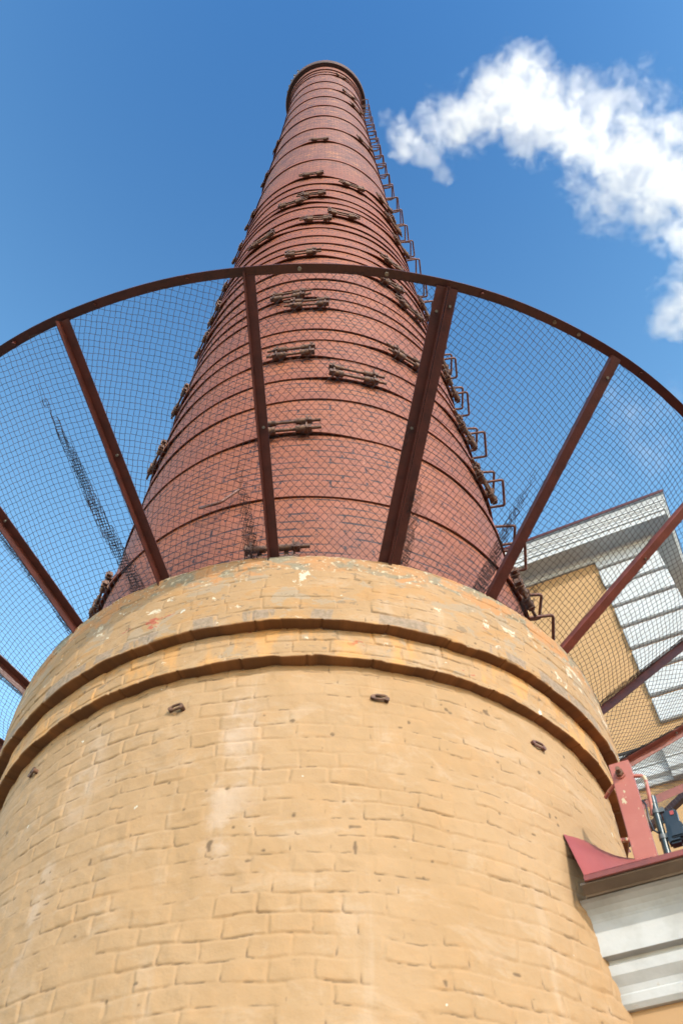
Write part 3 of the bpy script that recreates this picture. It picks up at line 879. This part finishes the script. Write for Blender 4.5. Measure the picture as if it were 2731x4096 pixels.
# sloping roof sheet behind the drip edge
m = MB(); 
vs = [WA(-.16, .2, 3.378), WA(A1, .2, 3.378), WA(A1, -2.9, 3.75), WA(-.3, -2.9, 3.75)]
vs2 = [v - UP * .03 for v in vs]
m.add(vs + vs2, [(0, 1, 2, 3), (7, 6, 5, 4), (0, 4, 5, 1), (1, 5, 6, 2), (2, 6, 7, 3), (3, 7, 4, 0)]); m.build('roof_sheet', M_DRIP, an)

# ------------------------------------------------------------------ fittings on the annex roof (placed from the photograph's rays at their depth)
def ap(a, off, z): return W(DA, a, off, z)
POSTS = dict()
pst = empty('steel_post', ap(-.19, .15, 3.385))
tag(pst, 'faded pinkish-red flat steel post with a bolt through it above the annex eave', 'steel post')
po = Vector(pst.location)
m = MB()
c0, c1 = ap(-.19, .15, 3.385), ap(-.172, .15, 3.83)
axis = (c1 - c0).normalized()
m.bbox((c0 + c1) / 2 - po, bs * .041, bn * .006, axis * ((c1 - c0).length / 2), .0025)
m.box((c0 + c1) / 2 - po + bs * .037 - bn * .026, bs * .0035, bn * .020, axis * ((c1 - c0).length / 2 - .002))
m.build('plate', M_POST, pst)
bc = ap(-.1805, .156, 3.772) - po
m = MB(); m.cyl(bc - bn * .03, bc + bn * .006, .021, 20); m.build('washer', M_POST, pst)
m = MB()
m.cyl(bc + bn * .006, bc + bn * .020, .0165, 6, smooth=False)
for k in range(5): m.cyl(bc + bn * (.020 + .005 * k), bc + bn * (.0245 + .005 * k), .010, 14, r2=.0085)
m.build('bolt', M_LOCK, pst)
m = MB(); m.tube([ap(-.215, .143, 3.742) - po, ap(-.245, .115, 3.741) - po, ap(-.268, .085, 3.740) - po], .008, 8); m.build('wall_tie', M_POST, pst)

h = MB()
P = [ap(-.150, .135, 3.768), ap(-.108, .125, 3.762), ap(-.098, .122, 3.755), ap(-.096, .12, 3.742), ap(-.108, .11, 3.64), ap(-.118, .10, 3.600)]
h.tube(P, .0075, 10)
o = h.build('bent_bar', M_POST); tag(o, 'thin red bar bent at a right angle beside the steel post', 'metal bar')

pp = empty('black_pipe', ap(-.118, .10, 3.375))
tag(pp, 'short upright black pipe with two clamps behind the red drip edge', 'pipe')
q0 = Vector(pp.location)
m = MB(); a_, b_ = ap(-.118, .10, 3.375) - q0, ap(-.098, .10, 3.672) - q0
m.cyl(a_, b_, .0135, 20); m.build('tube', M_PIPE, pp)
m = MB(); m.cyl(b_ - (b_ - a_).normalized() * .03, b_ + (b_ - a_).normalized() * .002, .0148, 20); m.build('end_cap', M_PIPE, pp)
for t in (.42, .78):
    c = a_.lerp(b_, t); m = MB(); d = (b_ - a_).normalized()
    m.cyl(c - d * .009, c + d * .009, .0160, 20); m.box(c + bs * .020 + bn * .004, bs * .012, bn * .007, d * .009); m.build('clamp', M_GUT, pp)
m = MB()
pts = [ap(-.135, .11, 3.665), ap(-.128, .115, 3.64), ap(-.135, .115, 3.58), ap(-.132, .115, 3.53), ap(-.120, .115, 3.515), ap(-.112, .115, 3.52)]
m.tube(pts, .004, 8); o = m.build('cable', M_BLACK); tag(o, 'thin black cable looping down beside the black pipe', 'cable')

fb = empty('floodlight', ap(-.066, .10, 3.50))
tag(fb, 'small black floodlight housing clamped to the pipe at the right edge', 'floodlight')
q0 = Vector(fb.location)
cc = ap(-.062, .10, 3.525) - q0; ax_ = (UP + bs * .12).normalized()
m = MB(); m.bbox(cc, bs * .026, bn * .024, ax_ * .068, .008); m.build('housing', M_BLACK, fb)
m = MB(); m.bbox(cc + bs * .012 + bn * .012 - ax_ * .022, bs * .024, bn * .020, ax_ * .030, .005); m.build('cover', M_BLACK, fb)
m = MB(); m.box(cc + bn * .0255 + ax_ * .048 + bs * .008, bs * .007, bn * .0012, ax_ * .008); m.build('mark', M_GLASSY, fb)
for dz in (.035, -.04):
    m = MB(); m.cyl(cc + ax_ * dz - bs * .045, cc + ax_ * dz - bs * .02, .005, 8); m.build('bracket', M_GUT, fb)
m = MB(); m.tube([cc + bs * .03 - ax_ * .0, cc + bs * .05 + ax_ * .006, cc + bs * .09 - ax_ * .03, cc + bs * .14 - ax_ * .06], .0045, 8); m.build('lead', M_BLACK, fb)

# ------------------------------------------------------------------ camera
F_, PIT, ROL, YAW = 1952.392, 0.9650821883531463, -0.019939066657716574, 0.05013672698394514
fw = Vector((math.sin(YAW) * math.cos(PIT), math.cos(YAW) * math.cos(PIT), math.sin(PIT)))
rt = Vector((math.cos(YAW), -math.sin(YAW), 0)); uu = rt.cross(fw)
r2 = rt * math.cos(ROL) + uu * math.sin(ROL); u2 = -rt * math.sin(ROL) + uu * math.cos(ROL)
cam = bpy.data.cameras.new('camera'); co = bpy.data.objects.new('camera', cam); C.objects.link(co)
cam.sensor_fit = 'VERTICAL'; cam.sensor_height = 36; cam.lens = F_ / 2352 * 36; cam.clip_start = .05; cam.clip_end = 4000
M = Matrix((r2, u2, -fw)).transposed().to_4x4(); M.translation = CM + Vector((0, 0, CH))
co.matrix_world = M
cam.dof.use_dof = True; cam.dof.focus_distance = 9.; cam.dof.aperture_fstop = 4.0
S.camera = co
CAM = CM + Vector((0, 0, CH))

# ------------------------------------------------------------------ steam plume
def wpt(x, y, dist):      # a direction seen from the viewpoint, taken out to a real distance
    v = fw * F_ + r2 * (x - 784) - u2 * (y - 1176)
    return CAM + v.normalized() * dist
def cloud(PL, DST, name, label, dens, amp, thr):
    cx = sum(p[0] for p in PL) / len(PL); cy = sum(p[1] for p in PL) / len(PL)
    cen = wpt(cx, cy, DST)
    pts = []
    for i, (x, y, r, w) in enumerate(PL):
        d = DST + 4.5 * math.sin(i * 1.7)
        pts.append((wpt(x, y, d) - cen, r * d / F_, w))
    mn = Vector([min(p[0][k] - p[1] * 1.25 for p in pts) for k in range(3)]); mx = Vector([max(p[0][k] + p[1] * 1.25 for p in pts) for k in range(3)])
    m, nt, b, out = newmat(name)
    nt.nodes.remove(b)
    oc = objco(nt)
    n1 = N(nt, 'ShaderNodeTexNoise', inp={'Scale': .20, 'Detail': 4., 'Roughness': .65}); nt.links.new(oc, n1.inputs['Vector'])
    sb = N(nt, 'ShaderNodeVectorMath', operation='SUBTRACT'); nt.links.new(n1.outputs['Color'], sb.inputs[0]); sb.inputs[1].default_value = (.5, .5, .5)
    scv = N(nt, 'ShaderNodeVectorMath', operation='SCALE'); nt.links.new(sb.outputs[0], scv.inputs[0]); scv.inputs['Scale'].default_value = 6.5
    wv = N(nt, 'ShaderNodeVectorMath', operation='ADD'); nt.links.new(oc, wv.inputs[0]); nt.links.new(scv.outputs[0], wv.inputs[1])
    acc = None
    for p, r, w in pts:
        ds = N(nt, 'ShaderNodeVectorMath', operation='DISTANCE'); nt.links.new(wv.outputs[0], ds.inputs[0]); ds.inputs[1].default_value = p
        mr = N(nt, 'ShaderNodeMapRange', inp={1: 0., 2: r * 1.15, 3: w, 4: 0.}); nt.links.new(ds.outputs['Value'], mr.inputs[0])
        acc = mr.outputs[0] if acc is None else math_(nt, 'MAXIMUM', acc, mr.outputs[0])
    n2 = noise(nt, oc, .55, 8, .70, .5)
    fld = math_(nt, 'ADD', acc, math_(nt, 'MULTIPLY', math_(nt, 'SUBTRACT', n2, .5), math_(nt, 'MULTIPLY', ramp(nt, acc, .0, .3), amp)))
    den = math_(nt, 'MULTIPLY', math_(nt, 'POWER', ramp(nt, fld, thr, .90), 1.7), dens)
    vsn = N(nt, 'ShaderNodeVolumeScatter', inp={'Color': (1, 1, 1, 1), 'Anisotropy': -.3}); nt.links.new(den, vsn.inputs['Density'])
    nt.links.new(vsn.outputs[0], out.inputs['Volume'])
    sm = MB(); cc = (mn + mx) / 2; hh = (mx - mn) / 2
    sm.box(cc, (hh.x, 0, 0), (0, hh.y, 0), (0, 0, hh.z))
    st = sm.build(name, m); st.location = cen
    tag(st, label, 'cloud', kind='stuff')
PL = [(893, 290, 26, .7), (925, 310, 40, .85), (945, 350, 36, .95), (995, 368, 34, .9), (965, 330, 48, 1), (1010, 285, 52, 1), (1060, 265, 78, 1), (1120, 230, 88, 1), (1190, 215, 96, 1), (1215, 150, 46, .9), (1215, 290, 78, 1), (1290, 270, 100, 1), (1350, 330, 105, 1),
      (1400, 240, 84, .85), (1440, 390, 120, 1), (1520, 300, 92, .7), (1510, 180, 60, .45), (1490, 470, 80, 1), (1560, 420, 130, 1), (1555, 560, 62, .95), (1545, 640, 50, .95), (1530, 720, 52, .95), (1580, 700, 80, 1), (1620, 300, 120, .6), (1640, 560, 120, 1)]
cloud(PL, 75.0, 'steam_cloud', 'billowing white steam cloud drifting across the sky right of the chimney top', 0.6, 2.8, .18)
cloud([(1400, 900, 60, .5), (1450, 960, 80, .6), (1500, 1040, 80, .55), (1380, 1090, 70, .45), (1540, 920, 70, .5)], 110.0, 'thin_cloud', 'faint thin white cloud wisps seen through the netting above the ochre building', .06, 1.6, .05)

# ------------------------------------------------------------------ light
SUN_AZ, SUN_EL = 23., 28.       # azimuth right of straight-behind the viewer
a = math.radians(SUN_AZ); e = math.radians(SUN_EL)
sdir = Vector((math.sin(a) * math.cos(e), -math.cos(a) * math.cos(e), math.sin(e)))
sl = bpy.data.lights.new('sun', 'SUN'); so = bpy.data.objects.new('sun', sl); C.objects.link(so)
sl.energy = 2.15; sl.angle = math.radians(.53); sl.color = (1, .935, .83)
so.rotation_euler = sdir.to_track_quat('Z', 'Y').to_euler()
w = bpy.data.worlds.new('World'); S.world = w; w.use_nodes = True
nt = w.node_tree; nt.nodes.clear()
sky = nt.nodes.new('ShaderNodeTexSky'); sky.sky_type = 'NISHITA'; sky.sun_disc = False
sky.sun_elevation = e; sky.sun_rotation = math.atan2(sdir.x, sdir.y)
sky.altitude = 0; sky.air_density = 1.0; sky.dust_density = .1; sky.ozone_density = 2.2
bg = nt.nodes.new('ShaderNodeBackground'); bg.inputs[1].default_value = .15
wo = nt.nodes.new('ShaderNodeOutputWorld')
hs = nt.nodes.new('ShaderNodeHueSaturation'); hs.inputs['Saturation'].default_value = 1.25; nt.links.new(sky.outputs[0], hs.inputs['Color']); tcw = nt.nodes.new('ShaderNodeTexCoord'); sz = nt.nodes.new('ShaderNodeSeparateXYZ'); nt.links.new(tcw.outputs['Generated'], sz.inputs[0])
mrw = nt.nodes.new('ShaderNodeMapRange'); nt.links.new(sz.outputs[2], mrw.inputs[0]); mrw.inputs[1].default_value = .66; mrw.inputs[2].default_value = 1.0
gw = nt.nodes.new('ShaderNodeMix'); gw.data_type = 'RGBA'; nt.links.new(mrw.outputs[0], gw.inputs[0]); gw.inputs[6].default_value = (3.9, 2.6, 1.75, 1); gw.inputs[7].default_value = (1.0, 1.02, 1.02, 1)
mw = nt.nodes.new('ShaderNodeMix'); mw.data_type = 'RGBA'; mw.blend_type = 'MULTIPLY'; mw.inputs[0].default_value = 1; nt.links.new(hs.outputs[0], mw.inputs[6]); nt.links.new(gw.outputs[2], mw.inputs[7])
nt.links.new(mw.outputs[2], bg.inputs[0]); nt.links.new(bg.outputs[0], wo.inputs[0])
S.view_settings.view_transform = 'Standard'; S.view_settings.look = 'None'; S.view_settings.exposure = 0.92; S.view_settings.gamma = 1
S.cycles.volume_bounces = 9; S.cycles.max_bounces = 12; S.cycles.volume_step_rate = 2.0; S.cycles.volume_max_steps = 96
S.cycles.use_denoising = True
